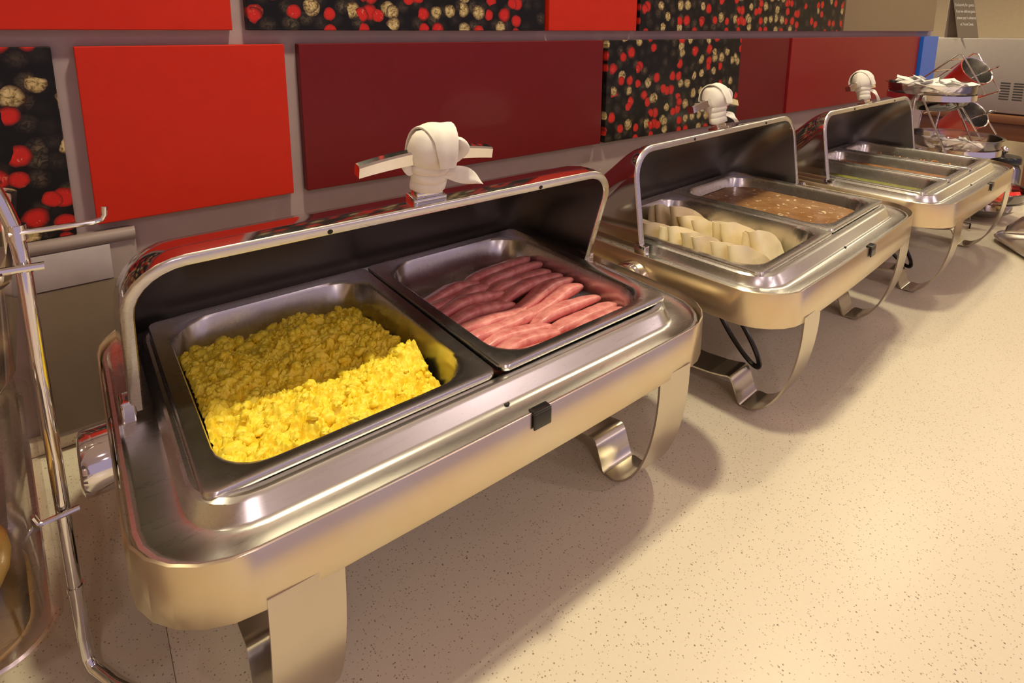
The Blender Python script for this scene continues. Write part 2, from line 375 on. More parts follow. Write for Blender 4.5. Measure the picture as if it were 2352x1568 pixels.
def make_chafer():
    root = empty('chafing_dish', (0, 0, 0))
    # frame band
    mb = MB(); t = .0022; bw = .0065
    mb.loft([rloop(FL - .0006, FD - .0006, .072, ZB, bw), rloop(FL, FD, .072, ZB + .001, bw), rloop(FL, FD, .072, ZR - .001, bw), rloop(FL - t / 2, FD - t / 2, .072, ZR, bw),
             rloop(FL - t, FD - t, .070, ZR - .001, bw), rloop(FL - t, FD - t, .070, ZB, bw)], ring=True)
    mb.build('frame', 'steel_frame', root, 50)
    # legs and cross bars
    prof = [(-FD - .006, ZB + .02), (-FD - .0055, ZB - .01)]
    e = []
    for k in range(1, 15):
        a = math.radians(78) * k / 14; e.append((-.135 - .0834 * math.cos(a) ** 0.92, .168 - .168 * math.sin(a)))
    front = [(-.2184, ZB + .008), (-.2184, ZB)] + e + [(-.1435, .0035), (-.1385, .0016), (-.1345, .004), (-.130, .016), (-.1245, .030), (-.1195, .0385), (-.114, .0395), (-.106, .037), (-.085, .0325)]
    bar = [(-.085, .0325), (-.05, .0285), (0, .027), (.05, .0285), (.085, .0325)]
    for sx in (-1, 1):
        a, b = sorted((sx * XL, sx * XR))
        mb = MB(); mb.strip(front, a, b, .0026); mb.build('leg', 'leg_steel', root, 50)
        mb = MB(); mb.strip([(-y, z) for y, z in front], a, b, .0026); mb.build('leg', 'leg_steel', root, 50)
        mb = MB(); mb.strip(bar, a, b, .0026); mb.build('cross_bar', 'leg_steel', root, 50)
    # water pan: deck inside the frame with a raised collar
    mb = MB(); b2 = .005
    mb.loft([rloop(FL - .004, FD - .005, .068, .196, b2), rloop(FL - .004, FD - .005, .068, .2125, b2), rloop(FL - .0055, FD - .0065, .067, .2150, b2), rloop(FL - .0085, FD - .0095, .065, .2150, b2),
             rloop(FL - .0105, FD - .0115, .063, .2130, b2), rloop(FL - .0125, FD - .0135, .061, .2120, b2), rloop(.2800, .1885, .052, .2112, .003), rloop(.2765, .1855, .050, .2120, .003),
             rloop(.2745, .1825, .048, .2145, .002), rloop(.2715, .1765, .045, .2260, .0), rloop(.2690, .1730, .044, .2285, 0), rloop(.2660, .1690, .042, .2288, 0), rloop(.2620, .1610, .040, .2260, 0), rloop(.2600, .1590, .040, .1720, 0), rloop(.20, .1, .03, .1600, 0)])
    mb.loft([rloop(.20, .1, .03, .1600, 0)], False, True)
    mb.build('water_pan', 'steel_brushed', root, 28)
    for hx, hy, hz in ((-.0084, -.1862, .2127),):
        mb = MB(); mb.lathe([(.0001, .0012), (.003, .0012), (.0032, 0)], 12, (hx, hy, hz)); mb.build('drain_hole', 'hole', root)
    # black clip on the front rim
    mb = MB(); mb.box(-.0062, .0150, -.2262, -.2238, .2055, .2215, .0011); mb.box(-.0062, .0150, -.2262, -.2165, .2205, .2238, .0011); mb.build('clip', 'black_plastic', root)
    # lid
    phis = [P0 + math.radians(105) * k / 22 for k in range(23)]
    mb = MB(); mb.loft([[lidpt(x, s, ph) for x, s in ucurve(0, sr(ph), .02)] for ph in phis], closed=False)
    lid = mb.build('lid', 'steel_polished', root, 40); lid['label'] = 'polished roll-top lid rolled open, standing behind the pans'
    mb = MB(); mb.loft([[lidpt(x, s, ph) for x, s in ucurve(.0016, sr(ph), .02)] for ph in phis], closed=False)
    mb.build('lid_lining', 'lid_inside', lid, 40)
    rim = MB(); n0 = None
    d = Vector((0, math.cos(P0), -math.sin(P0)))   # direction square to the rim plane, backwards
    loops = []
    for off, bk in ((-.0005, .0012), (.0004, -.0008), (.0016, -.0018), (.0095, -.0018), (.0106, -.0006), (.0106, .0010)):
        loops.append([tuple(Vector(lidpt(x, s, P0)) + d * bk) for x, s in ucurve(off, .185, .02)])
    rim.loft(loops, closed=False, ring=True); rim.build('lid_rim', 'steel_brushed', lid, 40)
    for hx in (-.118, .155):
        q = Vector(lidpt(hx, .185 - .006, P0)) - d * .0019
        mb = MB(); mb.tube([q + d * .0005, q - d * .0006], .0027, 12); mb.build('rivet', 'hole', lid)
    # handle on the lid: foot plate, post, arched bar
    hz = PVZ + .1835; hy = PVY; zt0 = PVZ + .2465
    def hturn(mb_):
        c, s_ = math.cos(PH), math.sin(PH)
        mb_.v = [(x, PVY + (y - PVY) * c + (z - PVZ) * s_, PVZ - (y - PVY) * s_ + (z - PVZ) * c) for x, y, z in mb_.v]; return mb_
    mb = MB(); mb.box(-.021, .021, hy - .010, hy + .012, hz - .004, hz + .006, .002); mb.box(-.017, .017, hy - .007, hy + .008, hz + .005, hz + .012, .002)
    hd = hturn(mb).build('lid_handle', 'chrome', lid, 40)
    mb = MB(); mb.box(-.013, .013, hy - .005, hy + .005, hz + .011, zt0 - .008, .002); hturn(mb).build('post', 'chrome', hd)
    mb = MB(); loops = []
    for k in range(17):
        t_ = -1 + 2 * k / 16; x = .083 * t_; zt = zt0 - .0105 * t_ * t_; hh = .0150 - .002 * t_ * t_; wd = .0062
        yy = hy + .004 * t_ * t_
        loops.append([(x, yy - wd, zt - hh), (x, yy - wd, zt - .002), (x, yy - wd + .002, zt), (x, yy + wd - .002, zt), (x, yy + wd, zt - .002), (x, yy + wd, zt - hh)])
    mb.loft(loops, True, True); hturn(mb).build('grip', 'chrome', hd, 30)
    # hinge knobs
    for sx in (-1, 1):
        mb = MB(); c = (0, .017, .180)
        mb.lathe([(.001, sx * .3015), (.031, sx * .3015), (.033, sx * .304), (.033, sx * .310), (.030, sx * .312), (.030, sx * .330), (.0285, sx * .3345), (.024, sx * .3365), (.001, sx * .3368)], 32, c, 'x')
        mb.build('hinge_knob', 'chrome', root, 30)
        mb = MB(); mb.box(*sorted((sx * .290, sx * .302)), .006, .028, .176, .232, .002); mb.build('hinge_bracket', 'steel_polished', root)
    # power cord loop below the body
    mb = MB(); pts = []
    for k in range(40):
        a = 2 * PI * k / 40; u_, v_ = math.cos(a), math.sin(a)
        pts.append(Vector((-.17 + .006 * v_, -.086 + .044 * u_ + .014 * v_, .086 + .052 * u_ - .014 * v_)))
    mb.tube(pts, .0042, 8, True); mb.build('power_cord', 'black_plastic', root)
    mb = MB(); mb.box(-.155, .155, -.10, .10, .150, .1595, .004); mb.build('heating_base', 'black_plastic', root)
    return root
dish = make_chafer()
DLAB = ['nearest steel chafing dish with open lid, holding eggs and ham', 'middle steel chafing dish with open lid, holding folded crepes and gravy', 'farthest steel chafing dish with open lid, holding three narrow pans']
dishes = [dish] + [copy_tree(dish), copy_tree(dish)]
for i, o in enumerate(dishes):
    X, Y, T = CH[i]; o.location = (X, Y, 0); o.rotation_euler = (0, 0, T); tag(o, DLAB[i], 'chafing dish', 'chafing dishes on the buffet counter')
    ld_ = [c for c in bpy.data.objects if c.parent == o and c.name.split('.')[0] == 'lid'][0]
    rx = Matrix.Rotation(-LIDTURN[i], 3, 'X'); pv = Vector((0, PVY, PVZ)); ld_.rotation_euler = (-LIDTURN[i], 0, 0); ld_.location = pv - rx @ pv

# ------------------------------------------------------------------ food pans
def pan_mesh(wx, depth, ri):
    hx, hy = wx / 2 - .0006, .1622; z = .003; mb = MB(); d = depth
    L = lambda a, r, zz: rloop(hx - a, hy - a, r, zz)
    mb.loft([L(.0012, .0095, -.0045), L(.0002, .010, -.0030), L(0, .010, .0005), L(.0012, .0095, .0026), L(.004, .009, .0030), L(.0135, ri * .75, .0022), L(.0155, ri * .9, .0010), L(.0172, ri, -.003),
             L(.021, ri, -d * .5), L(.0245, ri, -d + .012), L(.0285, ri, -d + .003), L(.036, ri * .9, -d), L(.05, ri * .6, -d)], False, True)
    mb.loft([L(.05, ri * .6, -d - .001), L(.036, ri * .9, -d - .001), L(.0272, ri, -d + .002), L(.0232, ri, -d + .012), L(.0197, ri, -d * .5), L(.0160, ri, -.0038), L(.006, .012, -.0005), L(.0012, .0095, -.0045)], True, False)
    return mb
def put(o, i, x, y, z, rz=0.0):
    o.location = cw(i, x, y, z); o.rotation_euler = (o.rotation_euler[0], o.rotation_euler[1], CH[i][2] + rz); return o
half = pan_mesh(.265, .064, .046); third = pan_mesh(.176, .064, .026)
pan0 = half.build('food_pan', 'steel_pan'); pans = [pan0]
for k in range(3):
    c = pan0.copy(); COL.objects.link(c); pans.append(c)
ZPAN = ZP - .003
put(pans[0], 0, -.1325, .001, ZPAN, 0.0); put(pans[1], 0, .1335, .0, ZPAN + .0025, 0.012)
put(pans[2], 1, -.1325, -.002, ZPAN); put(pans[3], 1, .1325, .001, ZPAN + .001)
for o, l in zip(pans, ['half-size steel pan full of yellow scrambled eggs', 'half-size steel pan holding slices of pink ham', 'half-size steel pan holding folded pale crepes', 'half-size steel pan holding brown gravy']): tag(o, l, 'food pan', 'half-size food pans')
t0 = third.build('food_pan', 'steel_pan'); thirds = [t0, t0.copy(), t0.copy()]
for o in thirds[1:]: COL.objects.link(o)
for k, o in enumerate(thirds): put(o, 2, (k - 1) * .1767, 0, ZPAN)
for o, l in zip(thirds, ['narrow steel pan nearest the crepes, with greenish liquid at the bottom', 'narrow steel pan in the middle of three, with orange sauce', 'narrow steel pan rightmost of three, with orange shredded food']): tag(o, l, 'food pan', 'narrow pans in the farthest dish')

# ------------------------------------------------------------------ scrambled eggs
def egg_height(x, y):
    """local to the pan centre; x in +-.112, y in +-.143; returns z below rim"""
    fx, fy = x / .112, y / .143
    h = -.022 + .0075 * fbm((x, y, 3.3), 16) - .008 * max(0, fy) - .004 * max(0, fx)
    h += .022 * math.exp(-((fx - .80) / .15) ** 2 - ((fy + .40) / .11) ** 2) + .010 * math.exp(-((fx - .6) / .3) ** 2 - ((fy + .58) / .2) ** 2)          # peak at the front right
    h += .010 * math.exp(-((fx + .1) / .5) ** 2 - ((fy + .62) / .35) ** 2)
    h -= .012 * math.exp(-((fx - .05) / .28) ** 2 - ((fy + .12) / .16) ** 2)          # hollow
    h += .014 * math.exp(-((fx - .25) / .45) ** 2 - ((fy - .48) / .3) ** 2)
    h += .009 * math.exp(-((fx + .62) / .3) ** 2 - ((fy - .35) / .3) ** 2)
    h -= .010 * math.exp(-((fx + .45) / .12) ** 2 - ((fy - .62) / .22) ** 2)
    e = max(abs(fx + .04) - .90, 0) * .10 + max(fy - .82, 0) * .16
    cr = max(0, fx - .62) * max(0, -fy - .05); h -= cr * .02 if fy > -.78 else cr * .01
    h -= max(0, fx - .84) * .08
    return h - e
def curd(x, y, sd=0.0):
    w = Vector((x, y, sd)); w += Vector((noise.noise(w * 60), noise.noise(w * 60 + Vector((7, 3, 1))), 0)) * .007
    h = 0.0
    for sc, am in ((70, .0050), (150, .0042), (310, .0026), (600, .0012)):
        d = noise.voronoi(w * sc, distance_metric='DISTANCE')[0]; h += am * (max(0, 1 - d[0] ** 2 * 1.3) - .5) * (.6 + .8 * abs(noise.noise(w * sc * .4)))
    return h
mb = MB(); NX, NY = 250, 310; vs = []; fs = []
for j in range(NY + 1):
    for i in range(NX + 1):
        x = -.1095 + .213 * i / NX; y = -.1425 + .277 * j / NY
        r_ = .044; qx = max(abs(x) - (.112 - r_), 0); qy = max(abs(y) - (.143 - r_), 0)
        if qx * qx + qy * qy > r_ * r_ and qx > 0 and qy > 0:
            l = math.hypot(qx, qy); x -= math.copysign(qx * (1 - r_ / l), x); y -= math.copysign(qy * (1 - r_ / l), y)
        z = egg_height(x, y) + curd(x, y) * 1.9 - .002
        vs.append((x + .0016 * noise.noise(Vector((x, y, 2)) * 220), y + .0016 * noise.noise(Vector((x, y, 8)) * 220), max(z, -.0615)))
for j in range(NY):
    for i in range(NX): a = j * (NX + 1) + i; fs.append((a, a + 1, a + NX + 2, a + NX + 1))
mb.add(vs, fs)
rnd = random.Random(11)
bm_ = bmesh.new(); bmesh.ops.create_icosphere(bm_, subdivisions=3, radius=1.0)
IV3 = [Vector(q.co) for q in bm_.verts]; IF3 = [tuple(a.index for a in fa.verts) for fa in bm_.faces]; bm_.free()
for k in range(420):
    x = rnd.uniform(-.103, .094); y = rnd.uniform(-.132, .122)
    if max(abs(x) - .066, 0) ** 2 + max(abs(y) - .095, 0) ** 2 > .036 ** 2: continue
    s = rnd.choice((.0022, .003, .004, .0055)) * rnd.uniform(.8, 1.2)
    z = egg_height(x, y) + curd(x, y) * 1.9 - .002
    R = Matrix.Rotation(rnd.uniform(0, 6), 3, 'Z') @ Matrix.Rotation(rnd.uniform(-.6, .6), 3, 'X'); ax = Vector((rnd.uniform(.9, 1.5), rnd.uniform(.7, 1.1), rnd.uniform(.7, 1.0)))
    sd = Vector((rnd.uniform(0, 50), rnd.uniform(0, 50), 0)); vs = []
    for q in IV3:
        d = noise.voronoi(q * 1.5 + sd, distance_metric='DISTANCE')[0][0]; d2 = noise.voronoi(q * 3.4 + sd, distance_metric='DISTANCE')[0][0]
        w = q * (.42 + .55 * max(0, 1 - d * d) + .38 * max(0, 1 - d2 * d2))
        vs.append(R @ (Vector((w.x * ax.x, w.y * ax.y, w.z * ax.z)) * s) + Vector((x, y, z)))
    mb.add(vs, IF3)
eggs = mb.build('scrambled_eggs', 'egg', angle=60); put(eggs, 0, -.1325, .001, ZP)
tag(eggs, 'fluffy yellow scrambled eggs heaped in the nearest steel pan', 'eggs'); eggs['kind'] = 'stuff'

# ------------------------------------------------------------------ ham slices
def ham_mesh(L, seed):
    """folded slice: a soft bent fold along x, its skirt sloping back and down"""
    rn = random.Random(seed); mb = MB(); N, M = 22, 16; loops = []; ph = rn.uniform(0, 6)
    for i in range(N + 1):
        t = -1 + 2 * i / N; x = L / 2 * t
        env = max(0.0, 1 - abs(t) ** 5) ** .5; env = max(env, .12)
        lift = .0020 * math.sin(2.2 * t + ph) + .001 * math.sin(5 * t + ph * 2) - .004 * t * t
        sway = .004 * math.sin(1.6 * t + ph * 1.3)
        th = .0105 * env * (1 + .10 * math.sin(4 * t + ph)); wd = .056 * (.25 + .75 * env)
        loop = []
        for k in range(M):
            a = 2 * PI * k / M; c, s = math.cos(a), math.sin(a)
            u = wd * .5 * c                       # across the fold, +u is the fold crest (front/up)
            v = th * s * (1.0 if c > -.2 else max(.35, 1 + .65 * (c + .2) / .8))
            y = -u * .80 + sway + v * .42; z = u * .48 + v * .86 + lift
            n_ = .0012 * noise.noise(Vector((x * 60, a * 1.3, seed * 3.7)))
            loop.append((x, y, z + n_))
        loops.append(loop)
    mb.loft(loops, True, True); return mb
rnd = random.Random(5); q = 0
ham_spots = []
for k in range(9):      # left column, back to front
    ham_spots.append((.084 - .004 * (k % 2), .074 - k * .0240, -.033 + .0022 * (k % 3) - .0004 * k, .124, .06 + .03 * math.sin(k), 0))
for k in range(9):      # right column
    ham_spots.append((.178 + .004 * math.sin(k * 2), .092 - k * .0255, -.026 - .0010 * k, .128, .12 + .04 * math.sin(k * 1.7), 1))
labs = ['second from the back', 'third from the back', 'fourth from the back', 'middle one', 'fourth from the front', 'third from the front', 'second from the front']
for idx, (x, y, z, L, rz, colm) in enumerate(ham_spots):
    o = ham_mesh(L, idx + 1).build('ham_slice', 'ham', angle=70); k = idx % 9
    pos = 'rearmost' if k == 0 else ('frontmost' if k == 8 else labs[k - 1])
    put(o, 0, x, y, ZP + z, rz); o.rotation_euler[1] = -.05 if colm else .04
    tag(o, 'folded pink ham slice, %s in the %s column of the steel pan' % (pos, 'right' if colm else 'left'), 'ham', 'ham slices in the pan')

# ------------------------------------------------------------------ crepes (thin folded rounds standing like books)
def crepe_mesh(w, h, T, seed):
    rn = random.Random(seed); mb = MB()
    for layer in range(2):
        t2 = T * (1 - .55 * layer); w2 = w * (1 - .04 * layer); h2 = h * (1 - .03 * layer); x_in = .006 * layer
        N, M = 28, 9; outer = []; inner = []
        for i in range(N + 1):
            u = -1 + 2 * i / N; au = abs(u)
            turn = .20
            if au < turn:
                a = au / turn * PI / 2; px = (t2 / 2) * (1 - math.cos(a)); py = math.copysign(t2 / 2 * math.sin(a), u); nx, ny = -math.cos(a), math.copysign(math.sin(a), u)
            else:
                k = (au - turn) / (1 - turn); px = t2 / 2 + (w2 - t2 / 2) * k; py = math.copysign(t2 / 2 * (1 - .45 * k), u); nx, ny = 0.0, math.copysign(1, u)
            k = px / w2; ht = h2 * (1 - .62 * max(0, k) ** 1.7)
            co = []; ci = []
            for j in range(M + 1):
                v = j / M; z = ht * v
                wav = .0022 * math.sin(k * 9 + seed) * (.3 + v) + .0016 * noise.noise(Vector((px * 40, z * 40, seed)))
                bx = px + x_in + .004 * math.sin(v * 3 + seed) * (1 - k); y = py + wav
                co.append((bx + nx * .0006, y + ny * .0006, z)); ci.append((bx - nx * .0006, y - ny * .0006, z))
            outer.append(co); inner.append(list(reversed(ci)))
        mb.loft([a + b for a, b in zip(outer, inner)], True, True)
    return mb
rnd = random.Random(21); names = ['rearmost', 'second from the back', 'third from the back', 'fourth from the back', 'middle one', 'fourth from the front', 'third from the front', 'second from the front', 'frontmost']
for row in range(2):
    for k in range(9):
        T = rnd.uniform(.012, .020); h = rnd.uniform(.064, .078) + (0.0 if row else 0.006); w = rnd.uniform(.094, .104)
        o = crepe_mesh(w, h, T, row * 9 + k + 1).build('folded_crepe', 'crepe', angle=50)
        x = -.2325 + row * .096 + rnd.uniform(-.002, .010); y = .115 - k * .0275 + rnd.uniform(-.003, .003)
        if row == 0: y -= .006
        put(o, 1, x, y, ZP - .063, rnd.uniform(-.24, .08)); o.rotation_euler[0] = -rnd.uniform(.06, .36); o.rotation_euler[1] = rnd.uniform(-.05, .06)
        tag(o, 'thin pale folded crepe, %s in the %s row of the pan' % (names[k], 'right' if row else 'left'), 'crepe', 'folded crepes in the pan')

# ------------------------------------------------------------------ liquids
def liquid(name, mat, i, x, y, zs, hx, hy, r, label, cat, amp=.0006):
    mb = MB(); loops = []
    for f in (1, .96, .9, .75, .55, .35, .15, .03):
        loops.append([(px, py, amp * fbm((px, py, i), 30)) for px, py in rr(hx * f, hy * f, r * f, 6, 0, 12)])
    bot = [(px, py, -.006) for px, py in rr(hx * .99, hy * .99, r, 6, 0, 12)]
    mb.loft([bot] + loops, True, True); o = mb.build(name, mat, angle=60); put(o, i, x, y, zs); tag(o, label, cat); return o
liquid('gravy', 'gravy', 1, .1325, .001, ZP - .024, .1095, .1395, .046, 'brown gravy with pale flecks filling the pan beside the crepes', 'gravy', .0015)
liquid('green_liquid', 'green_oil', 2, -.1767, 0, ZP - .028, .0660, .1400, .026, 'thin greenish liquid at the bottom of the narrow pan', 'sauce')
liquid('orange_sauce', 'orange_sauce', 2, 0, 0, ZP - .025, .0665, .1405, .026, 'orange sauce in the middle narrow pan', 'sauce')
mb = MB(); rnd = random.Random(3)
for k in range(420):
    x = rnd.uniform(-.055, .055); y = rnd.uniform(-.125, .10); z = -.050 + rnd.uniform(0, .038) * (1 - abs(x) / .075); a = rnd.uniform(0, 6.3); L = rnd.uniform(.006, .014)
    pts = [Vector((x, y, z)) + Vector((math.cos(a) * L * t, math.sin(a) * L * t, .003 * math.sin(t * 3 + k))) for t in (-1, -.3, .4, 1)]
    mb.tube(pts, [.0010, .0022, .0020, .0008], 5)
sh = mb.build('shredded_food', 'shred', angle=60); put(sh, 2, .1767, 0, ZP); tag(sh, 'orange shredded food scattered in the rightmost narrow pan', 'food'); sh['kind'] = 'stuff'

# ------------------------------------------------------------------ napkins tied around the lid handles
def napkin(seed, tail_side=1):
    rn = random.Random(seed); root = empty('cloth_napkin', (0, 0, 0))
    def body(zs, name, wr, cx=0.0):
        mb = MB(); n = 44; loops = []
        for z, rx, ry, ox in zs:
            l = []
            for k in range(n):
                a = 2 * PI * k / n
                w = 1 + wr * (.6 * math.sin(a * 3 + seed + z * 60) + .5 * math.sin(a * 5 - z * 140 + seed * 2)) + .04 * noise.noise(Vector((math.cos(a) * 2, math.sin(a) * 2, z * 60 + seed)))
                l.append((cx + ox + rx * w * math.cos(a), ry * w * math.sin(a), z + .0012 * math.sin(a * 2 + seed)))
            loops.append(l)
        mb.loft(loops, True, True); return mb.build(name, 'cloth', root, 60)
    # neck wound around the post in three bands
    body([(.0135, .0195, .0125, 0), (.0145, .0215, .0145, 0), (.020, .0222, .0150, 0), (.0245, .0218, .0148, 0), (.0255, .0205, .0138, 0)], 'neck_band', .03)
    body([(.0240, .0200, .0135, 0), (.0250, .0220, .0150, .0005), (.0300, .0232, .0158, .001), (.0350, .0228, .0155, .001), (.0362, .0208, .0138, .001)], 'neck_band', .04)
    body([(.0345, .0205, .0140, 0), (.0360, .0235, .0165, .001), (.0400, .0248, .0178, .001), (.0450, .0238, .0172, .0), (.0465, .0210, .0150, 0)], 'neck_band', .05)
    # head folded over the bar
    body([(.042, .0200, .0150, 0), (.047, .0255, .0200, .001), (.054, .0285, .0225, .002), (.062, .0288, .0225, .002), (.070, .0262, .0200, .001), (.077, .0222, .0165, -.001), (.082, .0165, .0115, -.003), (.0845, .0080, .006, -.004)], 'knot', .05)
    # broad band of cloth laid over the knot from back to front, tapering to the neck
    mb = MB(); outer = []; inner = []
    for i in range(15):
        t = i / 14; a = -.5 + 3.75 * t      # sweep from the back over the top to the front
        yy = .0245 * math.cos(a); zz = .056 + .0315 * math.sin(a) - (0.004 if a > 2.6 else 0)
        wdt = .021 - .011 * max(0, t - .45) / .55
        o_, i_ = [], []
        for j in range(9):
            u = -1 + 2 * j / 8; x = .005 + wdt * u + .006 * (t - .5) ; bul = .0022 * (1 - u * u)
            n_ = Vector((.15 * u, math.cos(a), math.sin(a))).normalized()
            p = Vector((x, yy, zz)) + n_ * (bul + .0008 * math.sin(u * 5 + t * 4 + seed))
            o_.append(p + n_ * .0012); i_.append(p - n_ * .0008)
        outer.append([tuple(p) for p in o_] + [tuple(p) for p in reversed(i_)])
    mb.loft(outer, True, True); mb.build('fold', 'cloth', root, 60)
    # side folds on the right of the knot
    for f in range(3):
        mb = MB(); loops = []
        for i in range(11):
            t = i / 10; a = PI * (.06 + .88 * t)
            p = Vector((.0225 + .011 * math.sin(a) - .002 * f, -.011 + .008 * f + .004 * math.cos(a), .044 + .033 * t))
            r_ = .0072 * math.sin(a) ** .5 + .0012
            loops.append([(p.x + r_ * math.cos(b), p.y + r_ * .9 * math.sin(b), p.z) for b in [2 * PI * k / 10 for k in range(10)]])
        mb.loft(loops, True, True); mb.build('fold', 'cloth', root, 60)
    # tails
    def leaf(p0, p1, width, droop, name):
        mb = MB(); L = []; p0 = Vector(p0); p1 = Vector(p1); d = p1 - p0; side = d.cross(Vector((0, -1, .25))).normalized()
        for i in range(13):
            t = i / 12; c = p0 + d * t + Vector((0, -.004 * math.sin(t * PI), droop * math.sin(t * PI)))
            wd = width * math.sin(PI * min(1, .18 + .80 * t)) ** .8
            top, bot = [], []
            for j in range(7):
                u = -1 + 2 * j / 6; q_ = c + side * wd * u + Vector((0, -.004 * (1 - u * u) + .0016 * math.sin(4 * t + 3 * u), 0))
                top.append(tuple(q_ + Vector((0, -.0008, 0)))); bot.append(tuple(q_ + Vector((0, .0008, 0))))
            L.append(top + bot[::-1])
        mb.loft(L, True, True); mb.build(name, 'cloth', root, 60)
    if tail_side > 0:
        leaf((.014, -.010, .036), (.062, -.014, .017), .0095, .004, 'tail')
        leaf((-.014, .004, .040), (-.036, .006, .054), .0070, -.006, 'tail')
    elif tail_side == 0:
        leaf((.010, -.012, .030), (.030, -.020, .010), .0080, .002, 'tail')
    else:
        leaf((.008, -.014, .036), (.026, -.022, .004), .0090, .004, 'tail')
    return root
for i, (ts, lab) in enumerate([(1, 'cream cloth napkin with a loose tail tied on the nearest lid handle'), (0, 'white cloth napkin tied on the middle lid handle'), (-1, 'white cloth napkin tied on the farthest lid handle')]):
    a_ = PH + LIDTURN[i]
    o = napkin(i * 3 + 1, ts); put(o, i, 0, PVY + .183 * math.sin(a_), PVZ + .183 * math.cos(a_), 0); o.rotation_euler[0] = -a_; tag(o, lab, 'napkin', 'napkins on the lid handles')

# ------------------------------------------------------------------ chrome tiered rack at the left
rk = empty('pastry_rack', (-.34, -.084, 0)); tag(rk, 'chrome tube rack with tiers at the left edge of the counter', 'rack')
RB = Vector((-.34, -.084, 0))
mb = MB(); up = [(-.300, -.150, .0055), (-.322, -.117, .0055), (-.336, -.092, .008), (-.3395, -.085, .018)] + [(-.34, -.084, z) for z in (.04, .10, .16, .22, .28, .34, .385)]
up += [(-.3405, -.084, .40), (-.3425, -.083, .42), (-.347, -.082, .44), (-.354, -.080, .462), (-.366, -.077, .485), (-.40, -.07, .52), (-.45, -.06, .54)]
mb.tube([Vector(p) - RB for p in up], .0052, 14); mb.build('upright', 'chrome', rk)
mb = MB(); mb.tube([Vector((-.34, -.084, z)) - RB for z in (.088, .0925)], .0061, 14); mb.build('collar', 'chrome', rk)
mb = MB(); mb.tube([Vector((-.3408, -.084, z)) - RB for z in (.408, .420)], .0066, 14); mb.build('collar', 'chrome', rk)
mb = MB(); mb.tube([Vector(p) - RB for p in [(-.345, -.088, .4145), (-.32, -.088, .4140), (-.293, -.088, .4135), (-.2875, -.088, .4150), (-.2855, -.088, .4185), (-.2848, -.088, .4255)]], .0022, 10); mb.build('hook', 'chrome', rk)
mb = MB(); mb.tube([Vector(p) - RB for p in [(-.327, -.092, .3865), (-.345, -.092, .3872), (-.40, -.092, .3885), (-.62, -.092, .389)]], .0032, 10); mb.build('shelf_rod', 'chrome', rk)
mb = MB(); mb.tube([Vector(p) - RB for p in [(-.3285, -.092, .1700), (-.342, -.092, .1690), (-.352, -.092, .1682), (-.3565, -.092, .170), (-.3590, -.092, .1775)]], .0026, 10); mb.build('shelf_rod', 'chrome', rk)
mb = MB(); mb.tube([Vector(p) - RB for p in [(-.42, .10, .140), (-.42, -.2, .140)]], .004, 10); mb.tube([Vector(p) - RB for p in [(-.60, .10, .140), (-.60, -.2, .140)]], .004, 10)
mb.tube([Vector(p) - RB for p in [(-.36, -.088, .140), (-.62, -.088, .140)]], .004, 10); mb.build('shelf_rail', 'chrome', rk)
for p in [(-.60, -.20), (-.60, .10), (-.42, .10)]:
    mb = MB(); mb.tube([Vector((p[0], p[1], z)) - RB for z in (0, .144)], .004, 10); mb.build('post', 'chrome', rk)
# steel tray on the rack, with clear cover and a pastry
TR = Vector((-.515, -.02, .148)); ra = math.radians(4.9)
def tray_loops(h, dz): return rloop(.154 - h, .205 - h, .03, dz, 0, 6, 4)
mb = MB(); mb.loft([tray_loops(.002, .010), tray_loops(0, .012), tray_loops(.0012, .014), tray_loops(.008, .0138), tray_loops(.012, .012), tray_loops(.016, .002), tray_loops(.022, -.002), tray_loops(.06, -.003)], False, True)
o = mb.build('pastry_tray', 'steel_brushed', loc=TR, rotz=ra); tag(o, 'shiny steel tray on the left rack, cut by the picture edge', 'tray')
mb = MB(); mb.loft([rloop(.160, .212, .036, .0165, 0, 6, 4), rloop(.158, .210, .034, .0185, 0, 6, 4), rloop(.150, .200, .03, .020, 0, 6, 4), rloop(.146, .196, .03, .060, 0, 6, 4), rloop(.138, .188, .03, .080, 0, 6, 4), rloop(.10, .15, .03, .088, 0, 6, 4)], False, True)
o = mb.build('tray_cover', 'clear_cover', loc=TR, rotz=ra); tag(o, 'clear plastic cover over the steel tray on the left rack', 'cover')
mb = MB(); L = []
for i in range(13):
    a = PI * i / 12; z = .022 - .022 * math.cos(a); r_ = .046 * math.sin(a) ** .6 + .0008
    L.append([(r_ * (1 + .08 * noise.noise(Vector((math.cos(b), math.sin(b), z * 30)))) * math.cos(b), 1.25 * r_ * math.sin(b), z) for b in [2 * PI * k / 24 for k in range(24)]])
mb.loft(L, True, True); o = mb.build('pastry', 'pastry', loc=(-.418, -.105, .147), rotz=.3); tag(o, 'golden yellow pastry under the clear cover at the left edge', 'pastry')
# upper clear bin
UB = Vector((-.508, .05, .300))
mb = MB(); mb.loft([rloop(.125, .150, .03, -.012, 0, 6, 4), rloop(.142, .170, .034, -.008, 0, 6, 4), rloop(.150, .178, .034, .006, 0, 6, 4), rloop(.152, .180, .034, .080, 0, 6, 4), rloop(.157, .185, .036, .0815, 0, 6, 4), rloop(.157, .185, .036, .0835, 0, 6, 4)], True, False)
o = mb.build('clear_bin', 'clear_cover', loc=UB, rotz=.03); tag(o, 'clear plastic bin on the upper tier of the left rack', 'bin')

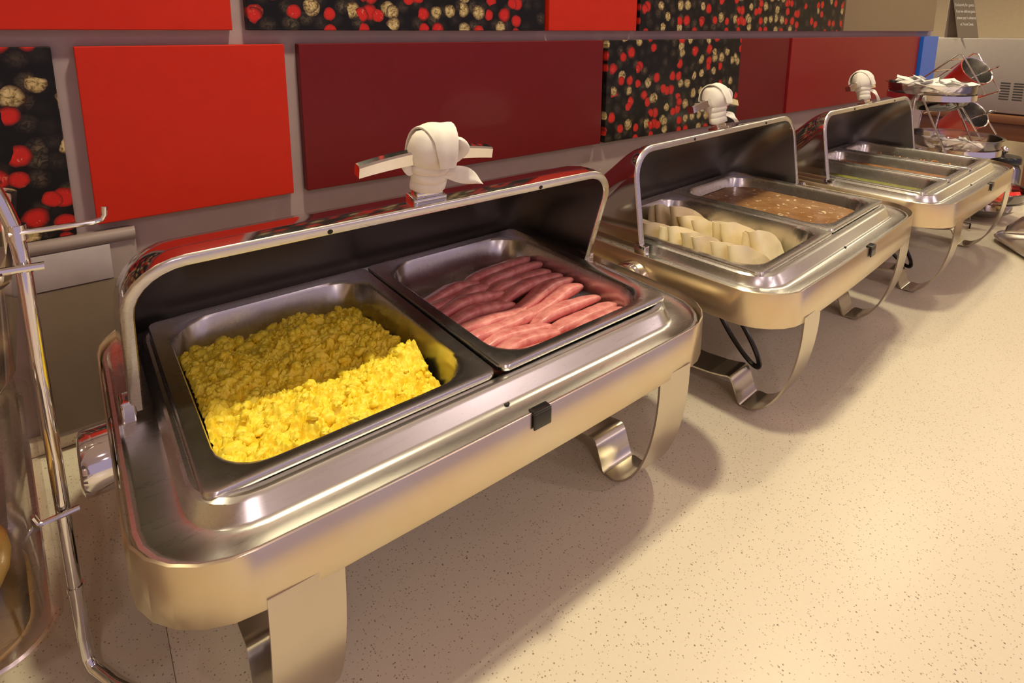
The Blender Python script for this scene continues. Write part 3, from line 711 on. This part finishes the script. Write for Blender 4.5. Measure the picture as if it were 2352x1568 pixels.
# grey box on the wall
bx = empty('wall_dispenser', (-.310, W, .02)); tag(bx, 'grey box with a pale blank label fixed to the wall beside the rack', 'wall box', 'grey boxes on the wall')
mb = MB(); mb.box(-.066, .064, -.030, -.0005, .003, .276, .006); mb.build('body', 'box_grey', bx, 30)
mb = MB(); mb.tube([(-.066, -.026, .270), (.064, -.026, .270)], .009, 14); mb.build('top_moulding', 'box_grey', bx, 40)
mb = MB(); mb.box(-.058, .054, -.0325, -.029, .012, .213, .0008); mb.build('face_plate', 'box_face', bx)
mb = MB(); mb.box(-.050, .034, -.0335, -.0290, .2145, .262, .0004); mb.build('label', 'label_paper', bx)

bx2 = copy_tree(bx); bx2.location = (1.302, W, .02); tag(bx2, 'grey box on the wall mostly hidden behind the middle lid', 'wall box', 'grey boxes on the wall')

# ------------------------------------------------------------------ tiered bowl stand at the right end
BS = Vector((1.9, -.05, 0)); BOW = [(Vector((1.9, -.134, .097)), 'red'), (Vector((1.9, -.056, .244)), 'mid'), (Vector((1.9, .025, .403)), 'top')]
st = empty('bowl_stand', BS); tag(st, 'chrome wire three-tier stand carrying clear bowls beyond the farthest dish', 'stand')
for c, _ in BOW:
    mb = MB(); q_ = c - BS; q_.z -= .040
    mb.lathe([(.1205, -.009), (.1205, .009), (.1222, .009), (.1222, -.009), (.1205, -.009)], 40, tuple(q_)); mb.build('ring_band', 'chrome', st, 40)
for sx in (-1, 1):
    pts = [(sx * .125, .135, .38), (sx * .125, .090, .365)]
    mb = MB(); mb.tube([Vector((sx * .126, .075 - .02, .363)), Vector((sx * .126, -.004 - .02, .204)), Vector((sx * .126, -.084 - .02, .057)), Vector((sx * .126, -.112, .0035)), Vector((sx * .126, .11, .0035)), Vector((sx * .126, .075, .363))], .0028, 8)
    mb.build('side_wire', 'chrome', st)
mb = MB(); mb.tube([(-.126, .11, .0035), (.126, .11, .0035)], .0028, 8); mb.tube([(-.126, -.112, .0035), (-.187, -.126, .0035)], .0028, 8); mb.build('base_wire', 'chrome', st)
bowlm = MB(); bowlm.lathe([(.001, -.088), (.045, -.088), (.075, -.082), (.100, -.062), (.116, -.036), (.1195, -.020), (.1205, -.003), (.128, -.001), (.1285, .0005), (.1275, .0015), (.1195, .000), (.1185, -.018), (.114, -.036), (.098, -.060), (.073, -.080), (.001, -.0865)], 44)
b0 = bowlm.build('clear_bowl', 'clear_plastic', angle=50); bowls = [b0, b0.copy(), b0.copy()]
for o in bowls[1:]: COL.objects.link(o)
for o, (c, kd), l in zip(bowls, BOW, ['clear plastic bowl of red packets on the lowest tier of the stand', 'clear plastic bowl of white packets on the middle tier of the stand', 'clear plastic bowl heaped with white packets on the top tier']):
    o.location = c; tag(o, l, 'bowl', 'clear bowls on the wire stand')
def packet(w, h, seed):
    rn = random.Random(seed); mb = MB(); top = []; bot = []; N = 5
    for j in range(N):
        for i in range(N):
            u, v = -1 + 2 * i / (N - 1), -1 + 2 * j / (N - 1); e = (1 - u ** 4) * (1 - v ** 4); n_ = .002 * noise.noise(Vector((u * 1.4, v * 1.4, seed)))
            top.append((w * u, h * v, .0035 * e + .0004 + n_)); bot.append((w * u, h * v, -.0035 * e - .0004 + n_))
    fs = []
    for j in range(N - 1):
        for i in range(N - 1):
            a = j * N + i; fs.append((a, a + 1, a + N + 1, a + N)); fs.append((N * N + a, N * N + a + N, N * N + a + N + 1, N * N + a + 1))
    ed = [i for i in range(N)] + [N * k + N - 1 for k in range(1, N)] + [N * (N - 1) + i for i in range(N - 2, -1, -1)] + [N * k for k in range(N - 2, 0, -1)]
    for a, b in zip(ed, ed[1:] + ed[:1]): fs.append((b, a, a + N * N, b + N * N))
    mb.add(top + bot, fs); return mb
pk = [packet(.026, .017, s) for s in range(4)]
def packets(c, n, zlo, zhi, mat, nm, label, group, heap, seed, rad=.098):
    rn = random.Random(seed); src = [p.build(nm, mat, angle=50) for p in pk]; used = [False] * 4
    for k in range(n):
        lay = k / n; zz = zlo + (zhi - zlo) * lay; rmax = (.060 + .050 * min(1, max(0, (zz + .078) / .05))) - .014
        rr2 = rmax * rn.random() ** .4; a = rn.uniform(0, 2 * PI); z = zz + heap * (1 - (rr2 / rmax) ** 2)
        m_ = k % 4; o = src[m_] if not used[m_] else src[m_].copy()
        if used[m_]: COL.objects.link(o)
        used[m_] = True
        o.location = c + Vector((rr2 * math.cos(a), rr2 * math.sin(a), z)); o.rotation_euler = (rn.uniform(-.5, .5), rn.uniform(-.5, .5), rn.uniform(0, 6.28)); tag(o, label, 'packet', group)
packets(BOW[2][0], 96, -.072, .004, 'packet_white', 'sugar_packet', 'white paper packet heaped in the top clear bowl', 'white packets in the top bowl', .014, 1)
packets(BOW[1][0], 60, -.072, -.024, 'packet_white', 'sugar_packet', 'white paper packet lying in the middle clear bowl', 'white packets in the middle bowl', .010, 2)
packets(BOW[0][0], 70, -.074, -.010, 'packet_red', 'ketchup_packet', 'shiny red sachet lying in the lowest clear bowl', 'red sachets in the lowest bowl', .014, 3)

# jar with a black lid behind the lowest bowl
jr = empty('jar', (2.185, -.125, 0)); tag(jr, 'clear glass jar with black lid and round knob beside the wire stand', 'jar')
mb = MB(); mb.lathe([(.001, .001), (.050, .001), (.054, .006), (.054, .110), (.048, .124), (.044, .128), (.042, .128), (.046, .122), (.0515, .108), (.0515, .008), (.001, .004)], 32); mb.build('glass', 'clear_plastic', jr, 40)
mb = MB(); mb.lathe([(.001, .129), (.050, .129), (.051, .131), (.051, .148), (.048, .152), (.001, .153)], 32); mb.build('cap', 'black_plastic', jr, 40)
mb = MB(); mb.lathe([(.004, .152), (.005, .160), (.011, .165), (.013, .173), (.010, .181), (.001, .184)], 20); mb.build('knob', 'chrome', jr, 60)

# wire rack with two tilted steel cups
CR = Vector((2.28, .07, 0)); cr = empty('cup_rack', CR); tag(cr, 'chrome wire rack with two slanted tiers behind the bowl stand', 'rack')
for sx in (-1, 1):
    x = sx * .085
    mb = MB(); mb.tube([(x, .14, .0035), (x, .115, .36), (x, -.02, .485), (x, -.035, .483), (x, -.115, .355), (x, -.105, .348), (x, .06, .268)], .0028, 8); mb.build('side_wire', 'chrome', cr)
    mb = MB(); mb.tube([(x, .06, .268), (x, -.03, .325), (x, -.04, .322), (x, -.125, .195), (x, -.115, .186), (x, .05, .10), (x, .14, .0035), (x, -.12, .0035)], .0028, 8); mb.build('side_wire', 'chrome', cr)
mb = MB()
for y, z in ((.045, .423), (.0, .465), (.1, .0035), (-.12, .0035), (.06, .268), (.10, .37)): mb.tube([(-.085, y, z), (.085, y, z)], .0024, 8)
mb.build('cross_wire', 'chrome', cr)
cupm = MB(); cupm.lathe([(.001, -.118), (.040, -.118), (.046, -.112), (.0545, -.004), (.058, .0), (.0585, .0015), (.057, .003)], 32)
cupi = MB(); cupi.lathe([(.0572, .003), (.054, .001), (.0525, -.006), (.0445, -.110), (.001, -.1135)], 32)
spoonm = MB(); spoonm.tube([(.0, .0, -.10), (.03, -.012, -.02), (.05, -.02, .022), (.058, -.024, .032)], [.002, .003, .004, .0045], 8)
for (y, z), l in zip([(-.060, .428), (-.068, .272)], ['tilted steel cup with red outside on the upper tier of the wire rack', 'tilted steel cup with red outside on the lower tier of the wire rack']):
    cp = empty('utensil_cup', CR + Vector((-.005, y, z))); tag(cp, l, 'cup', 'cups on the wire rack')
    cp.rotation_euler = (math.radians(50), math.radians(-14), math.radians(-18))
    cupm.build('shell', 'cup_red', cp, 40); cupi.build('lining', 'steel_pan', cp, 40); spoonm.build('clasp', 'chrome', cp, 40)

# covered tray at the right edge
d1 = Vector((-.772, -.636)); d2 = Vector((.636, -.772)); cc = Vector((1.705, -.212)) + d1 * .16 + d2 * .20
rzt = math.atan2(d2.y, d2.x)
ct = empty('serving_platter', (cc.x, cc.y, 0)); ct.rotation_euler = (0, 0, rzt); tag(ct, 'steel platter with rolled rim cut by the right picture edge', 'platter')
mb = MB(); mb.loft([rloop(.17, .13, .05, .001), rloop(.19, .150, .06, .002), rloop(.200, .160, .068, .010), rloop(.201, .161, .068, .013), rloop(.198, .158, .066, .0145), rloop(.186, .146, .06, .010), rloop(.17, .13, .05, .006)], True, True); mb.build('tray', 'steel_brushed', ct, 40)
dm = empty('food_dome', (cc.x, cc.y, .015)); dm.rotation_euler = (0, 0, rzt); tag(dm, 'clear plastic dome covering food on the right platter', 'cover')
mb = MB(); mb.loft([rloop(.197, .157, .066, .0), rloop(.197, .157, .066, .006), rloop(.184, .144, .060, .009), rloop(.180, .140, .058, .030), rloop(.160, .120, .055, .062), rloop(.120, .085, .05, .080), rloop(.06, .04, .03, .086)], False, True); mb.build('shell', 'dome_plastic', dm, 40)
for k, (dx, dy) in enumerate([(-.06, -.03), (.03, -.05), (-.02, .05), (.07, .04)]):
    L = []
    for i in range(9):
        a = PI * i / 8; z = .014 - .014 * math.cos(a); r_ = .036 * math.sin(a) ** .6 + .0006
        L.append([(r_ * math.cos(b), 1.15 * r_ * math.sin(b), z) for b in [2 * PI * j / 18 for j in range(18)]])
    mb = MB(); mb.loft(L, True, True); c_, s_ = math.cos(rzt), math.sin(rzt)
    o = mb.build('pastry', 'pastry', loc=(cc.x + c_ * dx - s_ * dy, cc.y + s_ * dx + c_ * dy, .0065), rotz=k * .8); tag(o, 'golden pastry under the clear dome at the right edge', 'pastry', 'pastries under the dome')

# ------------------------------------------------------------------ back corner: table, grey appliance, tent sign
GX = 4.0
tb = empty('wooden_table', (GX + .35, .45, -.9)); tag(tb, 'dark brown wooden table below the grey appliance in the background', 'table')
mb = MB(); mb.box(-.40, .40, -.36, .62, .94, .985, .006); mb.build('tabletop', 'wood', tb)
mb = MB(); mb.box(-.37, -.345, -.33, .59, .84, .938, .003); mb.box(-.37, .37, -.33, -.305, .84, .938, .003); mb.build('apron', 'wood', tb)
for x, y in ((-.35, -.31), (.35, -.31), (-.35, .57), (.35, .57), (-.35, .13)):
    mb = MB(); mb.box(x - .025, x + .025, y - .025, y + .025, 0, .94, .003); mb.build('leg', 'wood', tb)
mb = MB(); mb.box(-.36, -.335, -.31, .57, .52, .56, .003); mb.build('rail', 'wood', tb)
ap = empty('grey_appliance', (GX + .3, .50, .0862)); tag(ap, 'grey metal appliance with vent slots standing on the wooden table', 'appliance')
mb = MB(); mb.box(-.30, .30, -.42, .30, .006, .436, .008); mb.build('body', 'appliance_grey', ap)
mb = MB(); mb.box(-.28, .28, -.40, .28, 0, .006); mb.build('foot', 'black_plastic', ap, smooth=False)
for c in range(2):
    for r in range(7):
        mb = MB(); y0 = -.165 - c * .062; z0 = .085 + r * .0155; mb.box(-.3015, -.2995, y0 - .046, y0, z0, z0 + .0075, .0006); mb.build('vent_slot', 'slot_dark', ap)
tsx, tsy, tz = GX + .09, .620, .0862 + .4365
sg = empty('tent_sign', (tsx, tsy, tz)); tag(sg, 'grey-brown tent sign about the breakfast buffet on the grey appliance', 'sign')
sg.rotation_euler = (0, 0, math.radians(-22))
def leafpts(sgn, th): return None
mb = MB(); hh, ww, dd = .31, .082, .084
def slab(sgn):
    m_ = MB(); db = dd if sgn < 0 else .006; n_ = Vector((0, sgn * hh, db)).normalized() * .0015
    P_ = [Vector((-ww, sgn * db, 0)), Vector((ww, sgn * db, 0)), Vector((ww, 0, hh)), Vector((-ww, 0, hh))]
    m_.add([p + n_ for p in P_] + [p - n_ for p in P_], [(0, 1, 2, 3), (7, 6, 5, 4), (0, 4, 5, 1), (1, 5, 6, 2), (2, 6, 7, 3), (3, 7, 4, 0)]); return m_
fl = slab(-1).build('front_leaf', 'sign_grey', sg, smooth=False); slab(1).build('rear_leaf', 'sign_back', sg, smooth=False)
tilt = math.atan2(hh, dd)
def on_leaf(o, u, h):   # u across, h height along the leaf
    f_ = h / math.hypot(hh, dd); o.parent = fl; o.location = (u, -dd * (1 - f_) - .0026, hh * f_ + .0004); o.rotation_euler = (tilt, 0, 0)
lines = ['Breakfast Buffet', 'Exclusively for guests.', 'If you have additional guests', 'please pay in advance', 'at Front Desk.']
for k, tx in enumerate(lines):
    cu = bpy.data.curves.new('print_line', 'FONT'); cu.body = tx; cu.size = .026; cu.align_x = 'CENTER'; cu.extrude = .0002
    tmp = bpy.data.objects.new('tmp', cu); COL.objects.link(tmp); dg = bpy.context.evaluated_depsgraph_get(); dg.update()
    me = bpy.data.meshes.new_from_object(tmp.evaluated_get(dg)); bpy.data.objects.remove(tmp, do_unlink=True)
    xs = [v.co.x for v in me.vertices]; wdt = max(xs) - min(xs); f_ = min(.70, .150 / wdt)
    for v in me.vertices: v.co.x *= f_
    me.materials.clear(); me.materials.append(MATS['white_print']); o = bpy.data.objects.new('print_line', me); COL.objects.link(o); on_leaf(o, 0, .235 - k * .040)
mb = MB(); mb.box(-.066, .066, -.0015, .0015, 0, .0004); o = mb.build('print_rule', 'white_print', smooth=False); on_leaf(o, 0, .285)
